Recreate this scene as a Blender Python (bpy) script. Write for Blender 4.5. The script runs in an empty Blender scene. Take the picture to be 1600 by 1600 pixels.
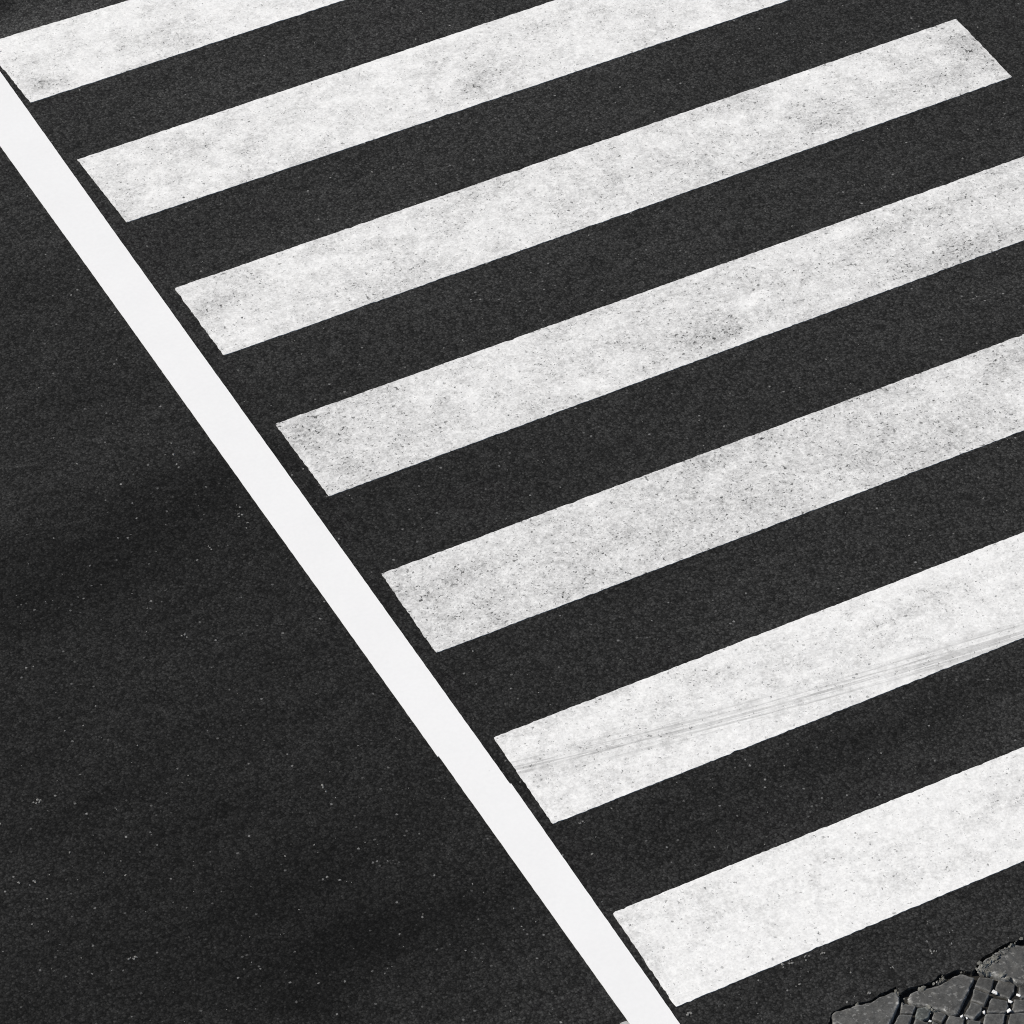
import bpy, bmesh, math, random
from mathutils import Vector, Matrix, noise
from mathutils.geometry import delaunay_2d_cdt

random.seed(7)
scene = bpy.context.scene
col = scene.collection

# ------------------------------------------------------------------ camera geometry
# A long lens looks down about 44 degrees from an upper window; world X runs along the
# zebra stripes, world Y across them, the road surface is z = 0.
F = 6343.0
PITCH, ROLL, TH = math.radians(44.40), math.radians(-3.58), math.radians(23.34)
H = 11.47
cp, sp = math.cos(PITCH), math.sin(PITCH)
right = Vector((1, 0, 0)); up = Vector((0, sp, cp)); fwd = Vector((0, cp, -sp))
cr, sr = math.cos(ROLL), math.sin(ROLL)
right, up = cr * right + sr * up, -sr * right + cr * up
YAW = Matrix.Rotation(-TH, 3, 'Z')
right, up, fwd = YAW @ right, YAW @ up, YAW @ fwd
CAM0 = Vector((0, 0, H))


def ray(px, py, z=0.0):
    d = fwd * F + (px - 800) * right - (py - 800) * up
    t = (z - CAM0.z) / d.z
    return CAM0 + d * t


ORIGIN = ray(800, 800); ORIGIN.z = 0


def gp(px, py, z=0.0):
    """point of the place, on the level z, seen at a pixel of the 1600 px photograph"""
    return ray(px, py, z) - ORIGIN


cam_data = bpy.data.cameras.new('camera')
cam = bpy.data.objects.new('camera', cam_data)
col.objects.link(cam)
m = Matrix((right, up, -fwd)).transposed().to_4x4()
m.translation = CAM0 - ORIGIN
cam.matrix_world = m
cam_data.sensor_width = 36.0
cam_data.lens = F / 1600.0 * 36.0
cam_data.clip_start = 0.1
cam_data.clip_end = 2000
scene.camera = cam
scene.cycles.filter_width = 1.0

# ------------------------------------------------------------------ helpers


def tag(o, label, cat, group=None):
    o['label'] = label
    o['category'] = cat
    if group:
        o['group'] = group
    return o


def link(name, me, mat):
    o = bpy.data.objects.new(name, me)
    col.objects.link(o)
    if mat:
        me.materials.append(mat)
    return o


def gauss(p, c, ang, la, lb):
    dx, dy = p[0] - c[0], p[1] - c[1]
    ca, sa = math.cos(ang), math.sin(ang)
    u, v = (dx * ca + dy * sa) / la, (-dx * sa + dy * ca) / lb
    return math.exp(-(u * u + v * v))


def fbm(x, y, z, s, oct=4):
    return noise.fractal(Vector((x * s, y * s, z)), 0.9, 2.1, oct)


class NT:
    def __init__(self, name):
        self.mat = bpy.data.materials.new(name)
        self.mat.use_nodes = True
        self.t = self.mat.node_tree
        self.t.nodes.clear()
        self.out = self.t.nodes.new('ShaderNodeOutputMaterial')
        self.bsdf = self.t.nodes.new('ShaderNodeBsdfPrincipled')
        self.t.links.new(self.bsdf.outputs[0], self.out.inputs[0])
        g = self.t.nodes.new('ShaderNodeNewGeometry')
        self.pos = g.outputs['Position']

    def put(self, sock, v):
        if hasattr(v, 'is_output'):
            self.t.links.new(v, sock)
        else:
            sock.default_value = v

    def math(self, op, a, b=0.0, c=0.0, clamp=False):
        n = self.t.nodes.new('ShaderNodeMath')
        n.operation = op
        n.use_clamp = clamp
        for i, v in enumerate((a, b, c)):
            self.put(n.inputs[i], v)
        return n.outputs[0]

    def mul(self, a, b): return self.math('MULTIPLY', a, b)
    def add(self, a, b): return self.math('ADD', a, b)

    def ramp(self, v, a, b, c=0.0, d=1.0, smooth=True):
        n = self.t.nodes.new('ShaderNodeMapRange')
        n.interpolation_type = 'SMOOTHSTEP' if smooth else 'LINEAR'
        n.clamp = True
        for i, x in enumerate((v, a, b, c, d)):
            self.put(n.inputs[i], x)
        return n.outputs[0]

    def mix(self, f, a, b):
        n = self.t.nodes.new('ShaderNodeMix')
        n.data_type = 'FLOAT'
        self.put(n.inputs[0], f); self.put(n.inputs[2], a); self.put(n.inputs[3], b)
        return n.outputs[0]

    def scaled(self, vec):
        n = self.t.nodes.new('ShaderNodeVectorMath')
        n.operation = 'MULTIPLY'
        self.t.links.new(self.pos, n.inputs[0])
        n.inputs[1].default_value = vec
        return n.outputs[0]

    def noise(self, scale, detail=3.0, rough=0.55, vec=None, dist=0.0):
        n = self.t.nodes.new('ShaderNodeTexNoise')
        self.t.links.new(vec or self.pos, n.inputs['Vector'])
        n.inputs['Scale'].default_value = scale
        n.inputs['Detail'].default_value = detail
        n.inputs['Roughness'].default_value = rough
        n.inputs['Distortion'].default_value = dist
        return n.outputs['Fac']

    def voronoi(self, scale, rnd=1.0):
        n = self.t.nodes.new('ShaderNodeTexVoronoi')
        self.t.links.new(self.pos, n.inputs['Vector'])
        n.inputs['Scale'].default_value = scale
        n.inputs['Randomness'].default_value = rnd
        s = self.t.nodes.new('ShaderNodeSeparateColor')
        self.t.links.new(n.outputs['Color'], s.inputs[0])
        return n.outputs['Distance'], s.outputs[0], s.outputs[1], s.outputs[2]

    def attr(self, name, kind='GEOMETRY'):
        n = self.t.nodes.new('ShaderNodeAttribute')
        n.attribute_type = kind
        n.attribute_name = name
        return n.outputs['Fac']

    def colour(self, v, tint=(1, 1, 1)):
        n = self.t.nodes.new('ShaderNodeCombineColor')
        for i in range(3):
            self.put(n.inputs[i], v if tint[i] == 1 else self.mul(v, tint[i]))
        self.t.links.new(n.outputs[0], self.bsdf.inputs['Base Color'])

    def bump(self, h, dist, strength=1.0):
        n = self.t.nodes.new('ShaderNodeBump')
        n.inputs['Distance'].default_value = dist
        n.inputs['Strength'].default_value = strength
        self.t.links.new(h, n.inputs['Height'])
        self.t.links.new(n.outputs[0], self.bsdf.inputs['Normal'])

    def surface(self, rough, spec):
        self.put(self.bsdf.inputs['Roughness'], rough)
        self.put(self.bsdf.inputs['Specular IOR Level'], spec)


# ------------------------------------------------------------------ materials
def asphalt_material():
    n = NT('asphalt')
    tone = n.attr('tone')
    d1, a1, b1, c1 = n.voronoi(92)
    d2, a2, b2, c2 = n.voronoi(56)
    grain = n.noise(150, 4, 0.65)
    mid = n.noise(16, 5, 0.6)
    streak = n.noise(5, 5, 0.6, n.scaled((0.55, 2.2, 1)))
    # every stone of the mix has its own grey, the bitumen between them is darker
    stone = n.ramp(a1, 0, 1, 0.50, 1.55, False)
    stone = n.mul(stone, n.ramp(grain, 0.34, 0.68, 0.40, 1.62, False))
    stone = n.mul(stone, n.ramp(d1, 0.35, 0.75, 1.06, 0.62))
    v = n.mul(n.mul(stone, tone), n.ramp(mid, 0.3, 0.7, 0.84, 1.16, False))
    v = n.mul(v, n.ramp(streak, 0.3, 0.7, 0.86, 1.14, False))
    # pale aggregate polished free of bitumen
    dens = n.ramp(n.noise(2.3, 4, 0.6), 0.35, 0.7, 0.975, 0.80, False)
    pale = n.math('GREATER_THAN', a2, dens)
    pr = n.mul(c2, 0.16)
    dd = n.add(d2, n.ramp(grain, 0.3, 0.7, -0.16, 0.16, False))
    pale = n.mul(pale, n.ramp(dd, n.add(pr, 0.04), n.add(pr, 0.17), 1, 0))
    v = n.add(v, n.mul(pale, n.ramp(n.math('POWER', b2, 2.5), 0, 1, 0.015, 0.19, False)))
    dust = n.mul(n.math('GREATER_THAN', b1, 0.93), n.ramp(d1, 0.2, 0.5, 0.012, 0))
    v = n.add(v, dust)
    n.colour(v, (1.0, 1.0, 0.985))
    h = n.add(n.mul(n.ramp(d1, 0.1, 0.7, 1, 0), 0.7), n.mul(grain, 0.8))
    n.bump(h, 0.0022, 0.75)
    n.surface(0.92, 0.12)
    return n.mat


def worn_paint_material():
    n = NT('worn_white_paint')
    grime = n.attr('grime')
    blot = n.noise(11, 6, 0.62, dist=0.4)
    mott = n.noise(38, 5, 0.65)
    fine = n.noise(95, 3, 0.65)
    blot2 = n.noise(5.5, 5, 0.6, n.scaled((0.7, 1.2, 1)), 0.6)
    g = n.add(grime, n.ramp(blot, 0.34, 0.66, -0.22, 0.22, False))
    g = n.math('ADD', g, n.ramp(blot2, 0.36, 0.66, -0.16, 0.20, False), clamp=True)
    v = n.mix(g, 0.83, 0.60)
    v = n.mul(v, n.ramp(mott, 0.36, 0.64, n.mix(g, 0.92, 0.72), n.mix(g, 1.05, 1.12), False))
    v = n.mul(v, n.ramp(fine, 0.38, 0.64, n.mix(g, 1.05, 1.15), n.mix(g, 0.91, 0.71), False))
    # grains of the asphalt rubbed bare
    speck = n.noise(76, 2.5, 0.6)
    lo = n.mix(g, 0.64, 0.575)
    coarse = n.noise(52, 2.5, 0.55)
    lo2 = n.mix(g, 0.665, 0.595)
    sp = n.math('MAXIMUM', n.ramp(speck, lo, n.add(lo, 0.07)), n.ramp(coarse, lo2, n.add(lo2, 0.06)))
    v = n.mul(v, n.math('SUBTRACT', 1.0, n.mul(n.mul(sp, n.ramp(n.noise(31, 2, 0.5), 0.38, 0.62, 0.35, 1.0)), n.mix(g, 0.50, 0.88))))
    d, a, b, c = n.voronoi(34)
    d = n.add(d, n.ramp(fine, 0.3, 0.7, -0.16, 0.16, False))
    pit = n.mul(n.math('GREATER_THAN', a, n.mix(g, 0.93, 0.66)), n.ramp(d, n.mul(b, 0.12), n.add(n.mul(b, 0.12), 0.12), 1, 0))
    v = n.mul(v, n.math('SUBTRACT', 1.0, n.mul(pit, n.ramp(c, 0, 1, 0.35, 0.82, False))))
    # rubber smeared on by tyres: streaks along the wheel path held in "scuff"
    sv = n.attr('scuff')
    su = n.attr('scuff_along')
    cb = n.t.nodes.new('ShaderNodeCombineXYZ')
    n.put(cb.inputs[0], n.mul(su, 1.1)); n.put(cb.inputs[1], n.mul(sv, 60.0))
    st = n.noise(1.0, 4, 0.7, cb.outputs[0])
    near = n.ramp(n.math('ABSOLUTE', sv), 0.030, 0.075, 1, 0)
    band = n.mul(near, n.ramp(st, 0.46, 0.57, 0.08, 1.0))
    band = n.mul(n.mul(band, n.ramp(fine, 0.36, 0.62, 1.0, 0.5)), n.ramp(n.noise(7, 4, 0.7), 0.35, 0.6, 0.55, 1.0))
    v = n.mul(v, n.math('SUBTRACT', 1.0, n.mul(band, 0.46)))
    n.colour(v, (1.0, 0.998, 0.985))
    h = n.math('SUBTRACT', n.add(n.mul(mott, 0.5), n.mul(fine, 0.6)), n.add(n.mul(sp, 0.5), pit))
    n.bump(h, 0.0016, 0.6)
    n.surface(0.75, 0.2)
    return n.mat


def fresh_paint_material():
    n = NT('fresh_white_paint')
    a = n.noise(3.5, 4, 0.55)
    b = n.noise(60, 3, 0.6)
    v = n.add(0.822, n.ramp(a, 0.3, 0.7, -0.012, 0.012, False))
    v = n.add(v, n.ramp(b, 0.3, 0.7, -0.012, 0.012, False))
    d, r, s, q = n.voronoi(16)
    sp = n.mul(n.math('GREATER_THAN', r, 0.975), n.ramp(d, 0.04, 0.10, 0.10, 0))
    v = n.math('SUBTRACT', v, sp)
    n.colour(v)
    n.bump(b, 0.0006, 0.4)
    n.surface(0.6, 0.25)
    return n.mat


def stone_material(name, base, speck, tint):
    n = NT(name)
    oi = n.t.nodes.new('ShaderNodeObjectInfo')
    rnd = oi.outputs['Random']
    a = n.noise(22, 5, 0.6)
    b = n.noise(130, 4, 0.65)
    v = n.mul(n.ramp(rnd, 0, 1, base * 0.82, base * 1.2, False), n.ramp(a, 0.3, 0.7, 0.72, 1.28, False))
    v = n.mul(v, n.ramp(b, 0.3, 0.7, 0.75, 1.25, False))
    c = n.noise(75, 2, 0.5)
    v = n.add(v, n.mul(n.ramp(c, 0.57, 0.70), speck))
    e = n.noise(9, 6, 0.65)
    v = n.mul(v, n.ramp(e, 0.35, 0.65, 0.8, 1.3, False))
    wear = n.mul(n.attr('rim'), n.ramp(n.noise(40, 4, 0.65), 0.35, 0.65, 0.1, 1.0))
    v = n.mul(v, n.ramp(wear, 0, 1, 1.0, 3.2, False))   # knocked, dusty arrises
    n.colour(v, tint)
    n.bump(n.add(a, n.mul(b, 0.5)), 0.003, 0.7)
    n.surface(0.8, 0.25)
    return n.mat


def plain_material(name, base, var, tint=(1, 1, 1), scale=60):
    n = NT(name)
    a = n.noise(scale, 5, 0.65)
    n.colour(n.mul(n.ramp(a, 0.3, 0.7, 1 - var, 1 + var, False), base), tint)
    n.bump(a, 0.004, 0.7)
    n.surface(0.9, 0.15)
    return n.mat


ASPHALT = asphalt_material()
WORN = worn_paint_material()
FRESH = fresh_paint_material()
SLAB = stone_material('grey_slab_stone', 0.068, 0.09, (1.0, 0.995, 0.96))
COBBLE = stone_material('dark_basalt_cobble', 0.066, 0.02, (1.0, 1.0, 0.97))
BED = plain_material('joint_soil', 0.028, 0.5, (1, 0.95, 0.85))
RUBBLE = plain_material('pale_mortar', 0.16, 0.65, (1.0, 0.99, 0.90), 55)
GRIT = plain_material('pale_grit', 0.20, 0.6, (1.0, 0.99, 0.95), 300)
CHIP = plain_material('white_chip', 0.78, 0.08, (1, 1, 0.99), 120)
OLDPAINT = plain_material('old_grey_paint', 0.42, 0.3, (1, 1, 0.97), 90)

# ------------------------------------------------------------------ asphalt road
EDGE_PX = [(1291, 1612), (1297, 1590), (1299, 1583), (1316, 1574), (1336, 1567.5), (1362, 1562.5),
           (1374, 1553), (1390, 1546), (1400, 1541), (1402, 1548), (1408, 1551), (1414, 1547), (1425, 1542),
           (1436, 1540), (1445, 1537.5), (1455, 1534), (1463, 1528.5), (1470, 1522), (1478, 1522.5), (1488, 1518),
           (1497, 1514.5), (1505, 1516), (1519, 1518), (1526, 1508), (1534, 1497), (1546, 1490), (1556, 1483),
           (1568, 1476), (1578, 1471), (1590, 1470), (1600, 1464), (1616, 1455)]
edge = [gp(*p).to_2d() for p in EDGE_PX]


def wander(p0, step, n, amp):
    """a ragged continuation of the asphalt edge along the road"""
    out, p = [], Vector(p0)
    for i in range(n):
        q = p + Vector((step * (i + 1), 0))
        q.y += amp * (noise.noise(Vector((q.x * 1.1, 3.3, 0))) + 0.6 * noise.noise(Vector((q.x * 5.0, 9.1, 0)))
                      + 0.35 * noise.noise(Vector((q.x * 17.0, 1.7, 0))))
        out.append(q)
    return out


left_run = list(reversed(wander(edge[0], -0.06, 60, 0.09)))
right_run = wander(edge[-1], 0.06, 60, 0.09)
edge_all = [Vector((-220, left_run[0].y))] + left_run + edge + right_run + [Vector((220, right_run[-1].y))]


def refine(poly, step, jit):
    out = []
    for a, b in zip(poly, poly[1:]):
        L = (b - a).length
        k = max(1, int(L / step)) if L < 2 else 1
        for i in range(k):
            p = a.lerp(b, i / k)
            if i:
                p = p + Vector((random.uniform(-jit, jit), random.uniform(-jit, jit)))
            out.append(p)
    out.append(poly[-1])
    return out


edge_fine = refine(edge_all, 0.012, 0.003)

# soft tones of the road: broadly darker left side, wheel paths and drips, paler dusty places
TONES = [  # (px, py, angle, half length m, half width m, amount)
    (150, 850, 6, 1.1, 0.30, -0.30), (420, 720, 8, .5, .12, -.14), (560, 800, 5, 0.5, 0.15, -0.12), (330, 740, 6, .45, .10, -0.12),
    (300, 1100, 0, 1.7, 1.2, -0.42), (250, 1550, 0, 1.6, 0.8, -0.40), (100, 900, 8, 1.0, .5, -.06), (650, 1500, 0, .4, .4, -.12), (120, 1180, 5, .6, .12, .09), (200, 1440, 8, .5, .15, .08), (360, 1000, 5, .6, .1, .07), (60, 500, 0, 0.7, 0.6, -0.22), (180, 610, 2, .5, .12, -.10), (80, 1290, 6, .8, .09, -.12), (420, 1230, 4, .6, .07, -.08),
    (468, 1570, -10, 0.13, 0.055, -0.35), (500, 1578, -15, 0.06, 0.03, -0.2), (545, 1590, -15, 0.12, 0.04, -0.30), (520, 1480, 8, 0.30, 0.09, -0.20),
    (620, 1470, 5, 0.3, 0.08, -0.14), (760, 1420, 0, 0.3, 0.2, -0.15),
    (1480, 1120, 0, 0.5, 0.10, -0.20), (1250, 1180, 0, 0.7, 0.10, -0.18), (1500, 1085, 3, 0.6, .05, -0.10),
    (1000, 1320, 0, 0.5, 0.15, -0.12), (1300, 1480, 0, 0.9, 0.16, -0.14), (700, 760, 3, .9, .15, 0.02),
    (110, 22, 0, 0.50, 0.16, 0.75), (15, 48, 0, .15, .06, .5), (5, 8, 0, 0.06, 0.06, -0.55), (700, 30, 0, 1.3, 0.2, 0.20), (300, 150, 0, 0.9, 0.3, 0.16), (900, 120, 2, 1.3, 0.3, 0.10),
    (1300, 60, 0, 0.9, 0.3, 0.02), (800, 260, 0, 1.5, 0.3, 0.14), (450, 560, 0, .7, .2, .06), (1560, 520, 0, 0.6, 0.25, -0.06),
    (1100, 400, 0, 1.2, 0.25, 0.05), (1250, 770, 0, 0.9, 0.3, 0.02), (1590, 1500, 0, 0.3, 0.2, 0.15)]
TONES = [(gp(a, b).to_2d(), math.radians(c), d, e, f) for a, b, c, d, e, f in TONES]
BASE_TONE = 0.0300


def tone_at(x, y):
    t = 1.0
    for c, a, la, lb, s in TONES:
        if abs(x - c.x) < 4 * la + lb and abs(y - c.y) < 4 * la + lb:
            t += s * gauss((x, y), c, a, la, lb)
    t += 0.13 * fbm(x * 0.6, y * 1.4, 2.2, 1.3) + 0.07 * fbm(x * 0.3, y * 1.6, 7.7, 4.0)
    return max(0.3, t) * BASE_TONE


def build_asphalt():
    pts, edges = [], []
    pts += edge_fine
    edges += [(i, i + 1) for i in range(len(edge_fine) - 1)]
    k = len(pts)
    pts += [Vector((220, 260)), Vector((-220, 260))]
    edges += [(len(edge_fine) - 1, k), (k, k + 1), (k + 1, 0)]
    cx = [gp(a, b).to_2d() for a, b in ((0, 0), (1600, 0), (0, 1600), (1600, 1600))]
    x0, x1 = min(p.x for p in cx) - 0.5, max(p.x for p in cx) + 0.8
    y0, y1 = min(p.y for p in cx) - 0.5, max(p.y for p in cx) + 0.5
    s = 0.05
    ex = [(p.x, p.y) for p in edge_fine]

    def edge_y(x):
        ys = [a[1] for a in ex if abs(a[0] - x) < 0.08]
        return max(ys) if ys else -99
    nx, ny = int((x1 - x0) / s), int((y1 - y0) / s)
    for i in range(nx):
        x = x0 + i * s
        ey = edge_y(x) + 0.03
        for j in range(ny):
            y = y0 + j * s
            if y > ey:
                pts.append(Vector((x + random.uniform(-.01, .01), y + random.uniform(-.01, .01))))
    vs, es, fs, ov, oe, of = delaunay_2d_cdt(pts, edges, [], 1, 1e-6)
    bm = bmesh.new()
    bv = [bm.verts.new((v.x, v.y, 0)) for v in vs]
    for f in fs:
        try:
            bm.faces.new([bv[i] for i in f])
        except ValueError:
            pass
    bm.normal_update()
    for f in bm.faces:
        if f.normal.z < 0:
            f.normal_flip()
    for v in [v for v in bm.verts if not v.link_faces]:
        bm.verts.remove(v)
    # the broken edge has thickness
    rim = [e for e in bm.edges if e.is_boundary and max(abs(v.co.x) for v in e.verts) < 219.9 or
           (e.is_boundary and max(v.co.y for v in e.verts) < 100)]
    rim = [e for e in rim if max(v.co.y for v in e.verts) < 100]
    r = bmesh.ops.extrude_edge_only(bm, edges=rim)
    for v in r['geom']:
        if isinstance(v, bmesh.types.BMVert):
            v.co.z = -0.07
            v.co.x += random.uniform(-.006, .006)
            v.co.y += random.uniform(-.004, .008)
    me = bpy.data.meshes.new('road')
    bm.to_mesh(me); bm.free()
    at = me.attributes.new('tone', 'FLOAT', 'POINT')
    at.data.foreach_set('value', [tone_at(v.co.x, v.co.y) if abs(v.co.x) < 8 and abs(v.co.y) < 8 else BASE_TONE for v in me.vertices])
    o = link('road', me, ASPHALT)
    o['kind'] = 'structure'
    return o


build_asphalt()

# ------------------------------------------------------------------ zebra stripes
S3R = (gp(1494, 30), gp(1581, 121))
XR = [p.x for p in S3R]


def px_line(a, b, x):
    """follow a painted edge through two seen points to the world x where the stripe ends"""
    p, q = gp(*a), gp(*b)
    t = (x - p.x) / (q.x - p.x)
    return p.lerp(q, t)


STR = [  # top-left, bottom-left, a point on the top edge, a point on the bottom edge, base grime
    ((-26, 69), (48, 161), (205, 0), (540, 0), 0.10),
    ((121, 250), (198, 348), (870, 0), (1235, 0), 0.24),
    ((273, 451), (350, 556), (1494, 30), (1581, 121), 0.34),
    ((430, 663), (514, 776), (1600, 245), (1600, 376), 0.42),
    ((596, 897), (681, 1021), (1600, 523), (1600, 673), 0.52),
    ((771, 1153), (864, 1288), (1600, 832), (1600, 997), 0.15),
    ((957, 1427), (1056, 1574), (1600, 1168), (1600, 1346), 0.08)]
STR_LABEL = [
    'topmost white zebra stripe, cut off by the top left corner of the photo',
    'long white zebra stripe second from the top, running out of the top edge',
    'white zebra stripe third from the top, the only one showing both of its ends',
    'white zebra stripe in the middle of the seven, with a grey left end',
    'speckled greyest zebra stripe, third from the bottom, worn grainy all over',
    'white zebra stripe with long grey tyre scuffs along it, second from the bottom',
    'widest and brightest white zebra stripe, lowest one, nearest to the cobbles']
SPOTS = [  # darker smudges on the paint (px, py, angle, half length, half width, amount)
    (1503, 66, -70, .13, .07, .85), (1555, 108, -80, .12, .05, .45), (1290, 188, 10, .15, .07, .65), (1290, 40, 0, .15, .06, .2),
    (1400, 150, 15, .25, .08, .20), (1120, 525, 10, .18, .07, .75), (1080, 500, 5, .3, .07, .22), (1500, 395, 5, .18, .07, .55),
    (1440, 340, 0, .3, .07, .22), (465, 690, -10, .18, .10, .45), (540, 740, 0, .2, .1, .25), (520, 640, 0, .3, .1, .15),
    (660, 920, 0, .25, .10, .35), (700, 985, 0, .2, .1, .25), (870, 930, 0, .3, .12, .15), (1120, 715, 5, .25, .06, .30),
    (1200, 760, 0, .4, .08, .15), (745, 128, 20, .14, .05, .75), (420, 270, 0, .3, .08, .25), (170, 270, 0, .12, .06, .25),
    (250, 330, 0, .2, .06, .15), (80, 130, -20, .09, .05, .65), (240, 58, 0, .15, .06, .55), (290, 60, 0, .2, .06, .2),
    (330, 480, 0, .12, .06, .35), (620, 440, 0, .3, .08, .25), (830, 400, 0, .3, .08, .2), (1050, 260, 0, .35, .08, .15),
    (900, 1110, 0, .4, .05, .15), (1420, 955, 8, .4, .05, .20), (1150, 1050, 5, .5, .06, .15),
    (985, 1440, 0, .10, .06, .35), (1120, 1400, 0, .25, .08, .15), (1030, 1500, -50, .12, .05, .2), (1560, 1250, 0, .3, .1, .12),
    (920, 1190, 0, .25, .05, .15), (1560, 575, 8, .3, .05, .25), (1350, 610, 0, .3, .06, .2), (1450, 700, 0, .3, .07, .2)]
CLEAN = [(1170, 470, 5, .09, .04, .55), (1320, 365, 0, .10, .05, .45), (1000, 770, 5, .25, .06, .18), (960, 760, 0, .2, .06, .15),
         (1150, 1540, 0, .3, .1, .2), (1100, 1520, 10, .2, .08, .25), (620, 80, 0, .5, .06, .2), (700, 130, 5, .05, .05, .2), (450, 500, 0, .2, .08, .1),
         (880, 960, 0, .1, .05, .2)]
MARKS = [(gp(a, b), math.radians(c), d, e, f) for a, b, c, d, e, f in SPOTS] + \
        [(gp(a, b), math.radians(c), d, e, -f) for a, b, c, d, e, f in CLEAN]
# wheel path scuff on the sixth stripe
SC = [gp(a, b) for a, b in ((780, 1211), (900, 1182), (1000, 1157), (1100, 1131), (1200, 1104), (1300, 1076), (1400, 1048), (1500, 1018), (1620, 982))]


def scuff_v(x, y):
    for a, b in zip(SC, SC[1:]):
        if a.x <= x <= b.x:
            t = (x - a.x) / (b.x - a.x)
            return y - (a.y + t * (b.y - a.y))
    return 9.0


def stripe_mesh(corners, step, thick, jit, seed, grime0, scuff):
    tl, tr, br, bl = corners
    nx = max(2, int((tr - tl).length / step)); ny = max(2, int((tl - bl).length / step))
    bm = bmesh.new()
    grid = []
    for i in range(nx + 1):
        u = i / nx
        rowv = []
        for j in range(ny + 1):
            v = j / ny
            p = bl.lerp(br, u).lerp(tl.lerp(tr, u), v)
            x, y = p.x, p.y
            if j in (0, ny):
                k = fbm(x, seed + j, 0.3, 55, 3) * jit + max(0, fbm(x, seed + j + 7, 4.1, 17, 2) - 0.42) * jit * 3 * (1 if j == 0 else -1)
                y += k
            if i in (0, nx):
                x += fbm(y, seed + i, 0.9, 45, 3) * jit * 1.3
            if i in (0, nx) and j in (0, ny):      # corners are never sharp
                x += 0.0015 if i == 0 else -0.0015
                y += 0.0015 if j == 0 else -0.0015
            rowv.append(bm.verts.new((x, y, thick + 0.0006 * noise.noise(Vector((x * 20, y * 20, 1))))))
        grid.append(rowv)
    for i in range(nx):
        for j in range(ny):
            bm.faces.new((grid[i][j], grid[i + 1][j], grid[i + 1][j + 1], grid[i][j + 1]))
    rim = [e for e in bm.edges if e.is_boundary]
    r = bmesh.ops.extrude_edge_only(bm, edges=rim)
    for v in r['geom']:
        if isinstance(v, bmesh.types.BMVert):
            v.co.z = -0.004
    bmesh.ops.recalc_face_normals(bm, faces=bm.faces)
    me = bpy.data.meshes.new('stripe')
    bm.to_mesh(me); bm.free()
    if grime0 is not None:
        gr, sv, su = [], [], []
        marks = [mk for mk in MARKS if bl.y - .4 < mk[0].y < tl.y + .4]
        for vt in me.vertices:
            x, y = vt.co.x, vt.co.y
            g = grime0 + 0.17 * fbm(x * 0.7, y, seed * 3.1, 3.2, 4) + 0.10 * fbm(x * 0.35, y * 2, seed * 1.7, 6.0, 3)
            for c, a, la, lb, s in marks:
                if abs(x - c.x) < 3 * la:
                    w = 1 + 0.5 * fbm(x, y, 5.5, 14, 3)
                    g += s * w * gauss((x, y), c, a, la, lb)
            gr.append(max(0.0, min(1.0, g)))
            if scuff:
                sv.append(scuff_v(x, y)); su.append(x)
            else:
                sv.append(9.0); su.append(0.0)
        for nm, dat in (('grime', gr), ('scuff', sv), ('scuff_along', su)):
            at = me.attributes.new(nm, 'FLOAT', 'POINT')
            at.data.foreach_set('value', dat)
    return me


for i, (a, b, c, d, g0) in enumerate(STR):
    tl, bl = gp(*a), gp(*b)
    tr, br = px_line(a, c, XR[0]), px_line(b, d, XR[1])
    me = stripe_mesh((tl, tr, br, bl), 0.0115, 0.003, 0.0029, 11.3 * (i + 1), g0, i == 5)
    o = link('crosswalk_stripe', me, WORN)
    tag(o, STR_LABEL[i], 'zebra stripe', 'white stripes of the zebra crossing')

# ------------------------------------------------------------------ the long white line
L_PX = [(-60, 144), (0, 228), (124, 400), (200, 506), (410, 800), (500, 925), (684.3, 1183), (685.8, 1182.2), (984, 1600), (1055, 1699)]
R_PX = [(-60, 28), (0, 112), (205, 400), (492, 800), (528, 850), (797.2, 1225.8), (798.6, 1225), (1062, 1600), (1132, 1699)]


def line_mesh():
    A = refine([gp(*p).to_2d() for p in L_PX], 0.02, 0.0006)
    B = refine([gp(*p).to_2d() for p in R_PX], 0.02, 0.0006)
    # keep the line going past the frame at both ends
    dA, dB = (A[0] - A[40]).normalized(), (A[-1] - A[-41]).normalized()
    A = [A[0] + dA * 3] + A + [A[-1] + dB * 0.4]
    B = [B[0] + dA * 3] + B + [B[-1] + dB * 0.4]
    poly = A + list(reversed(B))
    bm = bmesh.new()
    f = bm.faces.new([bm.verts.new((p.x, p.y, 0.0038)) for p in poly])
    bm.normal_update()
    if f.normal.z < 0:
        f.normal_flip()
    rim = list(bm.edges)
    r = bmesh.ops.extrude_edge_only(bm, edges=rim)
    for v in r['geom']:
        if isinstance(v, bmesh.types.BMVert):
            v.co.z = -0.004
    bmesh.ops.triangulate(bm, faces=[f])
    bmesh.ops.recalc_face_normals(bm, faces=bm.faces)
    me = bpy.data.meshes.new('line')
    bm.to_mesh(me); bm.free()
    return me


o = link('road_line', line_mesh(), FRESH)
tag(o, 'long clean bright white line crossing the road diagonally past the stripe ends', 'road line')

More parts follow.
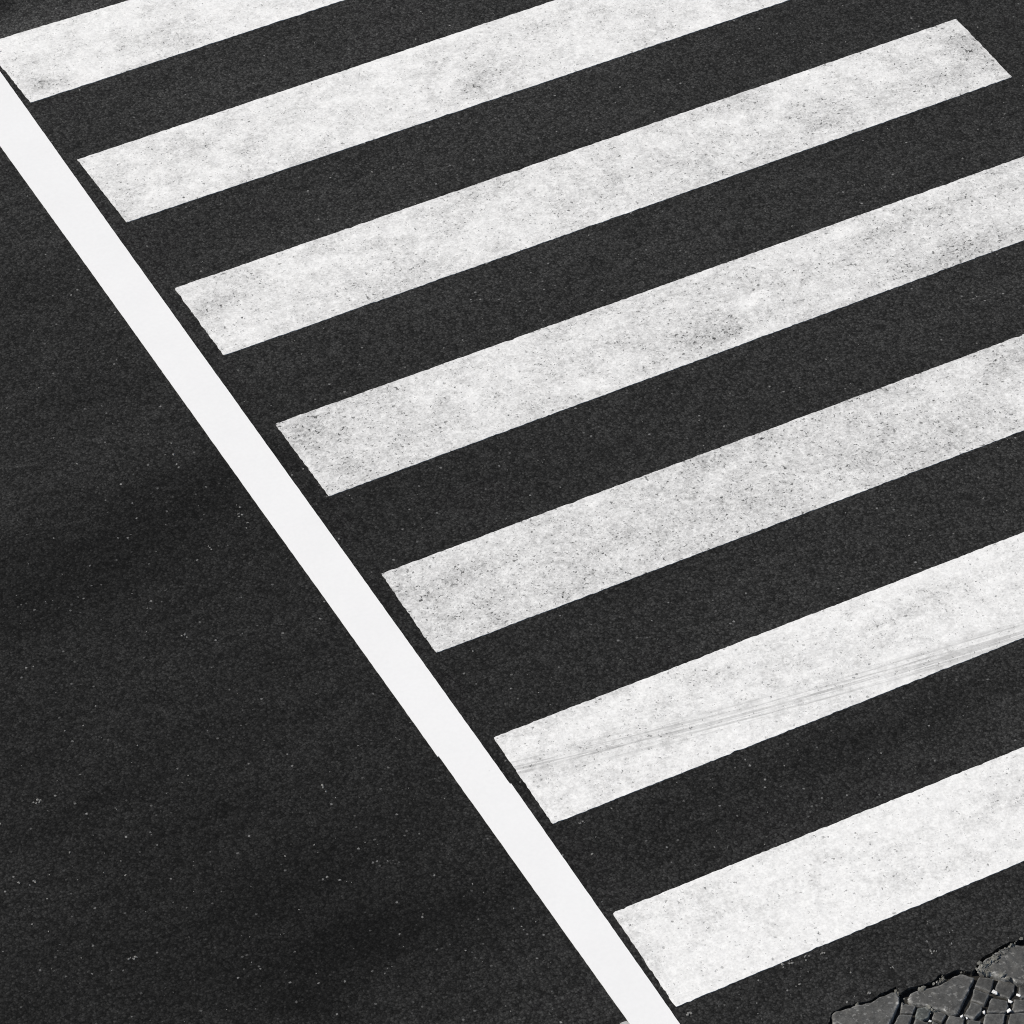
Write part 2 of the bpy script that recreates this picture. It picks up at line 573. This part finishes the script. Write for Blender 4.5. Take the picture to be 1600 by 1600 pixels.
# a scrap of older paint left beside the long line at the lower frame edge
op = [gp(*p) for p in ((968.5, 1600), (972, 1597.6), (979, 1595.6), (983.2, 1598.2), (993, 1612), (977, 1618))]
bm = bmesh.new()
f = bm.faces.new([bm.verts.new((p.x, p.y, 0.0016)) for p in op])
r = bmesh.ops.extrude_face_region(bm, geom=[f])
for v in r['geom']:
    if isinstance(v, bmesh.types.BMVert):
        v.co.z = -0.004
bmesh.ops.recalc_face_normals(bm, faces=bm.faces)
me = bpy.data.meshes.new('paint_patch'); bm.to_mesh(me); bm.free()
tag(link('paint_patch', me, OLDPAINT), 'tiny grey scrap of old paint against the lower left edge of the long white line', 'paint patch')

# ------------------------------------------------------------------ slabs and cobbles


def stone_mesh(poly2, ztop, depth, bev, rough, seed, edge_rough=0.0, step=0.010):
    n = len(poly2)
    c = sum(poly2, Vector((0, 0))) / n
    pts = []
    for i in range(n):
        a, b = poly2[i], poly2[(i + 1) % n]
        k = max(2, int((b - a).length / step))
        for t in range(k):
            p = a.lerp(b, t / k)
            q = Vector((p.x * 60 + seed, p.y * 60, 0.3))
            p = p + Vector((noise.noise(q), noise.noise(q + Vector((9, 4, 2))))) * (0.0018 + edge_rough)
            pts.append(p)
    R = sum((p - c).length for p in pts) / len(pts)
    rings = [(0.0, -depth), (0.0, -bev * 1.2), (bev * 0.30, -bev * 0.42), (bev, -bev * 0.08), (bev * 2.2, 0.0)]
    bm = bmesh.new()
    loops = []
    for inset, dz in rings:
        lp = []
        for p in pts:
            d = p - c
            s = max(0.2, 1 - inset / max(d.length, 0.004) * (1.15 if d.length > R else 1.0))
            q = c + d * s
            lp.append((q, dz))
        loops.append(lp)
    RIMV = (0.2, 0.8, 1.0, 0.75, 0.12)
    rimv = {}
    vl = []

    def top_z(q, li):
        h = noise.fractal(Vector((q.x * 38 + seed, q.y * 38, 0.2)), 0.9, 2.0, 4) * rough
        fine = noise.noise(Vector((q.x * 150, q.y * 150, seed))) * edge_rough * 0.8 if 0 < li < 5 else 0
        dome = 0.0025 * (1 - min(1, ((q - c).length / R) ** 2))
        return ztop + h + fine + dome
    for li, lp in enumerate(loops):
        row = []
        for q, dz in lp:
            v = bm.verts.new((q.x, q.y, top_z(q, li) + dz if li else ztop - depth))
            rimv[v] = RIMV[li]
            row.append(v)
        vl.append(row)
    m_ = len(pts)
    for a, b in zip(vl, vl[1:]):
        for i in range(m_):
            bm.faces.new((a[i], a[(i + 1) % m_], b[(i + 1) % m_], b[i]))
    # the face of the stone, an even net of small facets
    lastp = [q for q, _ in loops[-1]]
    st = max(0.004, step * 0.6)
    x0, x1 = min(q.x for q in lastp), max(q.x for q in lastp)
    y0, y1 = min(q.y for q in lastp), max(q.y for q in lastp)
    net = list(lastp)
    for ix in range(int((x1 - x0) / st) + 1):
        for iy in range(int((y1 - y0) / st) + 1):
            q = Vector((x0 + ix * st + random.uniform(-.3, .3) * st, y0 + iy * st + random.uniform(-.3, .3) * st))
            inside = False
            for k in range(m_):
                p1, p2 = lastp[k], lastp[k - 1]
                if (p1.y > q.y) != (p2.y > q.y) and q.x < (p2.x - p1.x) * (q.y - p1.y) / (p2.y - p1.y) + p1.x:
                    inside = not inside
            if inside and min((q - p).length for p in lastp) > st * 0.5:
                net.append(q)
    cv, ce, cf, oo, _, _ = delaunay_2d_cdt(net, [(k, (k + 1) % m_) for k in range(m_)], [], 1, 1e-7)
    tv = []
    for k, q in enumerate(cv):
        src = [o for o in oo[k] if o < m_]
        if src:
            tv.append(vl[-1][src[0]])
        else:
            v = bm.verts.new((q.x, q.y, top_z(q, 9)))
            rimv[v] = 0.0
            tv.append(v)
    for f in cf:
        try:
            bm.faces.new([tv[k] for k in f])
        except ValueError:
            pass
    bm.verts.index_update()
    rim_list = [rimv.get(v, 0.0) for v in bm.verts]
    bmesh.ops.recalc_face_normals(bm, faces=bm.faces)
    for fc in bm.faces:
        fc.smooth = True
    me = bpy.data.meshes.new('stone')
    bm.to_mesh(me); bm.free()
    at = me.attributes.new('rim', 'FLOAT', 'POINT')
    at.data.foreach_set('value', rim_list)
    return me


def px_poly(pp, z):
    q = [gp(a, b, z).to_2d() for a, b in pp]
    ar = sum(q[i].x * q[(i + 1) % len(q)].y - q[(i + 1) % len(q)].x * q[i].y for i in range(len(q)))
    return q if ar > 0 else list(reversed(q))


SLABS = [
    ([(1298, 1587), (1304, 1580.5), (1316, 1577.5), (1336, 1571), (1362, 1566), (1376, 1557), (1393, 1550.5), (1402, 1550.5),
      (1405, 1558), (1405.5, 1566), (1399, 1581), (1391, 1598), (1388, 1606), (1366, 1611), (1330, 1612), (1303, 1610), (1300, 1598)],
     -0.003, .0035, .006, 'speckled grey slab with a cut straight right side, leftmost of the slabs along the asphalt edge'),
    ([(1417.5, 1559.3), (1422, 1552.5), (1432.5, 1548), (1440, 1544.3), (1455, 1543), (1470, 1538), (1481, 1533),
      (1492.5, 1524), (1501, 1521.5), (1510, 1523), (1522, 1527.5), (1520, 1534), (1508, 1560), (1497, 1584), (1484, 1582.5),
      (1473.8, 1578), (1459.5, 1576.5), (1450, 1571), (1443, 1570), (1428, 1567.5), (1420.5, 1565)],
     -0.007, .0035, .005, 'pointed grey slab between the speckled slab and the column of three small cobbles'),
    ([(1526.5, 1514.3), (1535, 1504), (1538.5, 1500), (1550, 1494), (1560, 1486.5), (1567, 1483), (1575, 1478), (1581, 1475.2),
      (1590, 1476), (1600, 1477), (1622, 1474), (1640, 1500), (1634, 1540), (1612, 1538.5), (1600, 1536), (1580.5, 1531), (1562, 1524.5),
      (1551, 1521.5), (1540, 1519.8)],
     0.004, .006, .010, 'large grey slab with a pale broken rim at the right photo edge above the small cobbles')]
for k, (pp, z, rg, er, lab) in enumerate(SLABS):
    me = stone_mesh(px_poly(pp, z), z, 0.06 + z, 0.006, rg, 3.7 * k + 1, er * (1 if k == 2 else 0.5), 0.012)
    slab = tag(link('paving_slab', me, SLAB), lab, 'paving slab', 'grey slabs along the asphalt edge')

COB = [
    ([(1529.9, 1525.9), (1553.5, 1529), (1547.9, 1548.8), (1523.1, 1540.9)], 'topmost of three small cobbles stacked beside the pointed slab'),
    ([(1522, 1544.3), (1546, 1552.9), (1538.1, 1569), (1516.8, 1562.3)], 'middle one of three small cobbles stacked beside the pointed slab'),
    ([(1517.5, 1565.3), (1535.5, 1571.3), (1533, 1581), (1522, 1591.1), (1505.5, 1585.5)], 'lowest of three small cobbles stacked beside the pointed slab, its lower right corner missing'),
    ([(1560.6, 1530), (1571, 1532.5), (1586.5, 1536.5), (1585, 1549), (1576, 1560), (1559.5, 1554), (1554, 1545)], 'dark seven sided cobble under the broken rimmed slab, an oblong white chip at its left'),
    ([(1548.6, 1558.9), (1573.4, 1563.5), (1576, 1571.3), (1570.8, 1581.8), (1542.3, 1581), (1544.5, 1569.8)], 'broad dark cobble below the seven sided one, right of the middle cobble of three'),
    ([(1540, 1584), (1570.5, 1584.2), (1568.5, 1597), (1566, 1607), (1535, 1607), (1536.5, 1594)], 'broad cobble cut by the lower photo edge, two white chips at its upper corners'),
    ([(1591.8, 1540.9), (1604, 1542), (1606, 1557), (1595.5, 1558.8), (1590.5, 1550)], 'small cobble cut by the right photo edge just below the broken rimmed slab'),
    ([(1584.3, 1561.1), (1606, 1561.5), (1606, 1580.3), (1580.3, 1580.5), (1582.8, 1571.3)], 'middle cobble of those cut by the right photo edge'),
    ([(1578.3, 1583.3), (1606, 1582.6), (1606, 1607), (1572.5, 1607), (1576, 1594)], 'cobble in the bottom right corner of the photo'),
    ([(1512.5, 1592.8), (1533, 1595.5), (1530, 1607), (1508.5, 1607)], 'cobble cut by the lower photo edge directly below the three stacked small ones'),
    ([(1483, 1586.3), (1507, 1589.8), (1505.5, 1599), (1502.5, 1607), (1474.5, 1607), (1479, 1594)], 'cobble cut by the lower photo edge, right under the lower tip of the pointed slab'),
    ([(1407.8, 1567.5), (1431.8, 1571.3), (1426.5, 1583), (1406.3, 1582.2)], 'pale topped small cobble tucked under the left tip of the pointed slab'),
    ([(1434, 1575), (1446.5, 1573), (1454.8, 1578), (1451.5, 1588.5), (1442.3, 1592.4), (1429.5, 1588)], 'greenish round cobble touching the underside of the pointed slab'),
    ([(1460, 1579.8), (1477.5, 1583.3), (1479.2, 1586.3), (1471.5, 1597.3), (1456.5, 1591.3)], 'tilted cobble between the greenish round one and the lower tip of the pointed slab'),
    ([(1404.8, 1585), (1425.8, 1586), (1421.5, 1597.5), (1418, 1607), (1394.5, 1607), (1398.5, 1597)], 'long cobble cut by the lower photo edge, right beside the speckled slab'),
    ([(1430, 1592), (1444.5, 1595.8), (1451, 1598), (1448, 1607), (1423, 1607)], 'cobble cut by the lower photo edge, below the greenish round cobble'),
    ([(1457.5, 1595), (1469.5, 1600), (1470, 1607), (1453.5, 1607)], 'narrow sliver of cobble at the lower photo edge, below the tilted cobble')]
greens = {12}
GREEN = stone_material('greenish_cobble', 0.055, 0.05, (0.93, 1.0, 0.96))
for k, (pp, lab) in enumerate(COB):
    z = -0.012 + random.uniform(-0.006, 0.004)
    me = stone_mesh(px_poly(pp, z), z, 0.05, 0.0035, .0022, 5.1 * k + 2, 0.0009, 0.006)
    o = link('cobblestone', me, GREEN if k in greens else COBBLE)
    tag(o, lab, 'cobblestone', 'small dark cobbles in the corner beyond the asphalt')


def blob(bm, p, r, sx=1.0, ang=0.0, flat=0.5):
    """one small angular fragment"""
    mt = Matrix.Translation(p) @ Matrix.Rotation(ang, 4, 'Z') @ Matrix.Diagonal((r * sx, r, r * flat, 1))
    g = bmesh.ops.create_icosphere(bm, subdivisions=1, radius=1.0, matrix=mt)
    for v in g['verts']:
        v.co += Vector((random.uniform(-1, 1), random.uniform(-1, 1), random.uniform(-1, 1))) * r * 0.34


CHIPS = [(1554, 1551.5, .0155, .5, -62, 'oblong white chip standing in the joint at the left of the seven sided cobble'),
         (1578.6, 1564.5, .0120, .55, -55, 'oval white chip in the joint at the lower right of the seven sided cobble'),
         (1576.6, 1579.2, .0105, .8, 0, 'round white chip in the joint between the broad dark cobble and the right edge cobbles'),
         (1537.4, 1582, .0095, .7, 70, 'white chip at the upper left corner of the broad cobble on the lower photo edge'),
         (1502.4, 1588, .0085, .9, 0, 'white chip at the lower end of the dark gap beside the pointed slab'),
         (1510.8, 1591, .0070, .7, 80, 'small pale chip under the lowest of the three stacked cobbles'),
         (1591, 1555.5, .0120, .4, -60, 'thin pale chip against the small cobble on the right photo edge'),
         (1453.5, 1595.5, .0085, .6, -50, 'pale chip in the joint under the tilted cobble'),
         (1465, 1535.2, .0100, .45, -40, 'thin pale chip lying on the rubble by the asphalt crack')]
for x, y, r, asp, ang, lab in CHIPS:
    r *= 0.78
    bm = bmesh.new()
    z = -0.012
    g = gp(x, y, z)
    mt = Matrix.Translation(g) @ Matrix.Rotation(math.radians(ang), 4, 'Z') @ Matrix.Diagonal((r, r * asp, r * 0.45, 1))
    s = bmesh.ops.create_cube(bm, size=1.7, matrix=mt)
    for v in s['verts']:
        v.co += Vector([random.uniform(-1, 1) for _ in range(3)]) * r * 0.30
    bmesh.ops.bevel(bm, geom=bm.edges[:], offset=r * 0.16, segments=1, affect='EDGES')
    me = bpy.data.meshes.new('chip'); bm.to_mesh(me); bm.free()
    tag(link('white_chip', me, CHIP), lab, 'chip', 'white chips lying in the joints of the cobbles')

# crumbling mortar along the asphalt edge
bm = bmesh.new()
RUB = [(1463, 1534, 9, 5, 16), (1474, 1526, 6, 6, 14), (1401, 1551, 5, 5, 10), (1404, 1546, 4, 4, 6), (1545, 1505, 14, 6, 34), (1557, 1495, 12, 6, 26),
       (1569, 1486, 9, 4, 16), (1578, 1479, 10, 4, 14), (1533, 1511, 5, 4, 12), (1567, 1524, 4, 2, 5), (1576, 1528, 4, 2, 5), (1530, 1520, 8, 3, 8),
       (1556, 1527, 8, 2, 6), (1452, 1573, 6, 3, 9), (1462, 1578, 7, 2, 6), (1412, 1565, 4, 4, 5), (1440, 1545, 14, 3, 10), (1505, 1519, 12, 2, 5), (1345, 1566, 22, 2, 10), (1590, 1470, 12, 3, 10)]
RIM = [q for q in RUB if q[0] >= 1540 and q[1] < 1510]
rim_bm = bmesh.new()
CHUNK = [([(1533, 1509), (1537.5, 1502), (1545, 1497), (1551, 1498.5), (1547, 1508), (1539, 1513)], 1),
         ([(1547, 1496.5), (1555, 1490.5), (1562, 1488), (1563, 1496), (1554, 1503), (1549, 1503)], 1),
         ([(1560, 1488), (1569, 1482), (1575, 1479), (1577, 1484), (1569, 1492), (1563, 1493)], 1),
         ([(1530, 1513), (1536, 1511), (1545, 1514), (1552, 1517.5), (1547, 1519.5), (1538, 1517.5)], 1),
         ([(1574, 1479), (1580, 1474.5), (1588, 1475), (1584, 1479), (1577, 1481)], 1),
         ([(1463, 1536.5), (1469, 1529.5), (1476, 1525.5), (1479, 1528.5), (1474, 1533.5), (1466, 1538)], 0),
         ([(1398, 1548), (1402, 1545), (1405, 1549), (1404, 1555), (1400, 1554)], 0),
         ([(1452, 1574), (1460, 1575), (1467, 1578.5), (1462, 1580), (1454, 1577.5)], 0),
         ([(1564, 1523), (1569, 1524), (1570.5, 1527.5), (1566, 1527.5)], 0), ([(1576, 1527.5), (1581, 1529), (1580.5, 1532), (1576.5, 1531)], 0)]
for k, (pp, isrim) in enumerate(CHUNK):
    z = 0.007 if isrim else -0.007
    tm = stone_mesh(px_poly(pp, z), z, 0.03, 0.003, .012, 2.3 * k + 40, 0.004, 0.005)
    for v in tm.vertices:
        v.co += Vector((random.gauss(0, .0014), random.gauss(0, .0014), random.gauss(0, .0022)))
    tm.polygons.foreach_set('use_smooth', [False] * len(tm.polygons))
    (rim_bm if isrim else bm).from_mesh(tm)
    bpy.data.meshes.remove(tm)
for x, y, rx, ry, n_ in RUB:
    for _ in range(max(2, n_ // 3)):
        a = random.gauss(0, .55) * rx; b = random.gauss(0, .55) * ry
        z = -0.006 if x < 1530 else 0.006
        r = 0.0018 + 0.009 * random.random() ** 2.6
        blob(rim_bm if (x, y, rx, ry, n_) in RIM else bm, gp(x + a, y - a * .5 + b, z + random.uniform(-.004, .003)), r, random.uniform(1, 1.7), random.uniform(0, 3))
me = bpy.data.meshes.new('rubble'); bm.to_mesh(me); bm.free()
o = link('mortar_rubble', me, RUBBLE)
o['kind'] = 'stuff'; o['label'] = 'pale crumbling mortar rubble along the broken asphalt edge'; o['category'] = 'rubble'

me = bpy.data.meshes.new('rim'); rim_bm.to_mesh(me); rim_bm.free()
rim = link('broken_rim', me, RUBBLE)
rim.parent = slab
rim['label'] = 'pale broken mortar rim'

# loose grit on the road
bm = bmesh.new()
for x, y, rx, ry, n_ in [(1222, 1508, 3, 3, 3), (1236, 1503, 6, 4, 5), (1262, 1493, 6, 4, 5), (1286, 1489, 5, 1.5, 5), (1394, 1511, 3, 1.5, 3), (1248, 1538, 3, 3, 2), (1325, 1566, 2, 2, 2),
                         (1357, 1553, 3, 2, 2), (1455, 1490, 6, 6, 6), (1075, 1585, 6, 4, 5), (910, 1285, 5, 2, 4), (930, 1306, 2, 2, 1), (925, 1334, 2, 2, 2), (878, 1335, 2, 3, 2),
                         (205, 1497, 8, 4, 8), (55, 1380, 14, 5, 5), (60, 1250, 9, 6, 6), (508, 1230, 8, 6, 5), (375, 800, 14, 12, 7), (330, 855, 6, 5, 3), (290, 995, 5, 5, 3), (265, 700, 30, 20, 4), (880, 830, 30, 30, 4)]:
    for _ in range(n_):
        r = random.uniform(.0022, .0052)
        blob(bm, gp(x + random.gauss(0, .6) * rx, y + random.gauss(0, .6) * ry, 0.001), r, random.uniform(1, 1.6), random.uniform(0, 3))
for _ in range(420):
    x, y = random.uniform(-20, 1620), random.uniform(-20, 1600)
    p = gp(x, y, 0.001)
    if y > 1440 and x > 1280 and y > 1590 - (x - 1300) * .45 - 12:
        continue
    blob(bm, p, random.choice((.0018, .002, .0025, .0035)), random.uniform(1, 1.5), random.uniform(0, 3))
me = bpy.data.meshes.new('grit'); bm.to_mesh(me); bm.free()
o = link('grit', me, GRIT)
o['kind'] = 'stuff'; o['label'] = 'fine pale grit scattered over the dark asphalt'; o['category'] = 'grit'

# ------------------------------------------------------------------ bed of the cobbled pavement, with the paving that goes on outside the photo
bm = bmesh.new()
q = [bm.verts.new(v) for v in ((-220, -260, -0.028), (220, -260, -0.028), (220, 40, -0.028), (-220, 40, -0.028))]
bm.faces.new(q)
inv = None
ymin = min(p.y for p in edge)


def edge_low(x):
    ys = [p.y for p in edge_fine if abs(p.x - x) < 0.10]
    return min(ys) if ys else ymin


def to_px(p):
    d = p + ORIGIN - CAM0
    w = d.dot(fwd)
    return 800 + F * d.dot(right) / w, 800 - F * d.dot(up) / w


xb0, xb1 = edge[0].x - 2.2, edge[-1].x + 2.2
pitch_ = 0.078
for j in range(18):
    for i in range(int((xb1 - xb0) / pitch_)):
        x = xb0 + (i + 0.5 * (j % 2) * 0.3) * pitch_ + random.uniform(-.006, .006)
        y = ymin + 0.9 - j * pitch_ + random.uniform(-.006, .006)
        if y > edge_low(x) - 0.055:
            continue
        px, py = to_px(Vector((x, y, -0.015)))
        if px < 1635 and py < 1622:
            continue
        h = 0.031
        z = -0.016 + random.uniform(-.005, .004)
        a = random.uniform(-.1, .1)
        ca, sa = math.cos(a), math.sin(a)
        rings = []
        for s, dz in ((1, -0.04), (1, -0.006), (0.9, -0.001), (0.6, 0.001)):
            ring = []
            for k in range(12):
                t = k / 12 * math.tau
                cx_, cy_ = math.cos(t), math.sin(t)
                rr = h / (abs(cx_) ** 5 + abs(cy_) ** 5) ** 0.2 * s
                ux, uy = cx_ * rr, cy_ * rr
                ring.append(bm.verts.new((x + ux * ca - uy * sa, y + ux * sa + uy * ca, z + dz)))
            rings.append(ring)
        for A, B in zip(rings, rings[1:]):
            for k in range(12):
                bm.faces.new((A[k], A[(k + 1) % 12], B[(k + 1) % 12], B[k])).material_index = 1
        bm.faces.new(rings[-1]).material_index = 1
me = bpy.data.meshes.new('cobbled_pavement'); bm.to_mesh(me); bm.free()
o = link('cobbled_pavement', me, BED)
me.materials.append(COBBLE)
o['kind'] = 'structure'

# ------------------------------------------------------------------ daylight
SUN_EL, SUN_AZ = math.radians(48), math.radians(158)    # sun stands to the left, a little beyond the crossing
sd = Vector((math.cos(SUN_AZ) * math.cos(SUN_EL), math.sin(SUN_AZ) * math.cos(SUN_EL), math.sin(SUN_EL)))
sun = bpy.data.lights.new('sun', 'SUN')
sun.energy = 3.0
sun.angle = math.radians(0.5)
sun.color = (1.0, 0.932, 0.815)
so = bpy.data.objects.new('sun', sun)
so.rotation_euler = (-sd).to_track_quat('-Z', 'Y').to_euler()
so.location = sd * 50
col.objects.link(so)

w = bpy.data.worlds.new('World')
scene.world = w
w.use_nodes = True
nt = w.node_tree
nt.nodes.clear()
bg = nt.nodes.new('ShaderNodeBackground'); wo = nt.nodes.new('ShaderNodeOutputWorld')
sky = nt.nodes.new('ShaderNodeTexSky')
sky.sky_type = 'NISHITA'
sky.sun_disc = False
sky.sun_elevation = SUN_EL
sky.sun_rotation = math.pi / 2 - SUN_AZ
bg.inputs['Strength'].default_value = 0.07
nt.links.new(sky.outputs[0], bg.inputs[0])
nt.links.new(bg.outputs[0], wo.inputs[0])

vs = scene.view_settings
vs.view_transform = 'Standard'
vs.look = 'None'
vs.exposure = 0.34
vs.gamma = 1.0
vs.use_curve_mapping = False
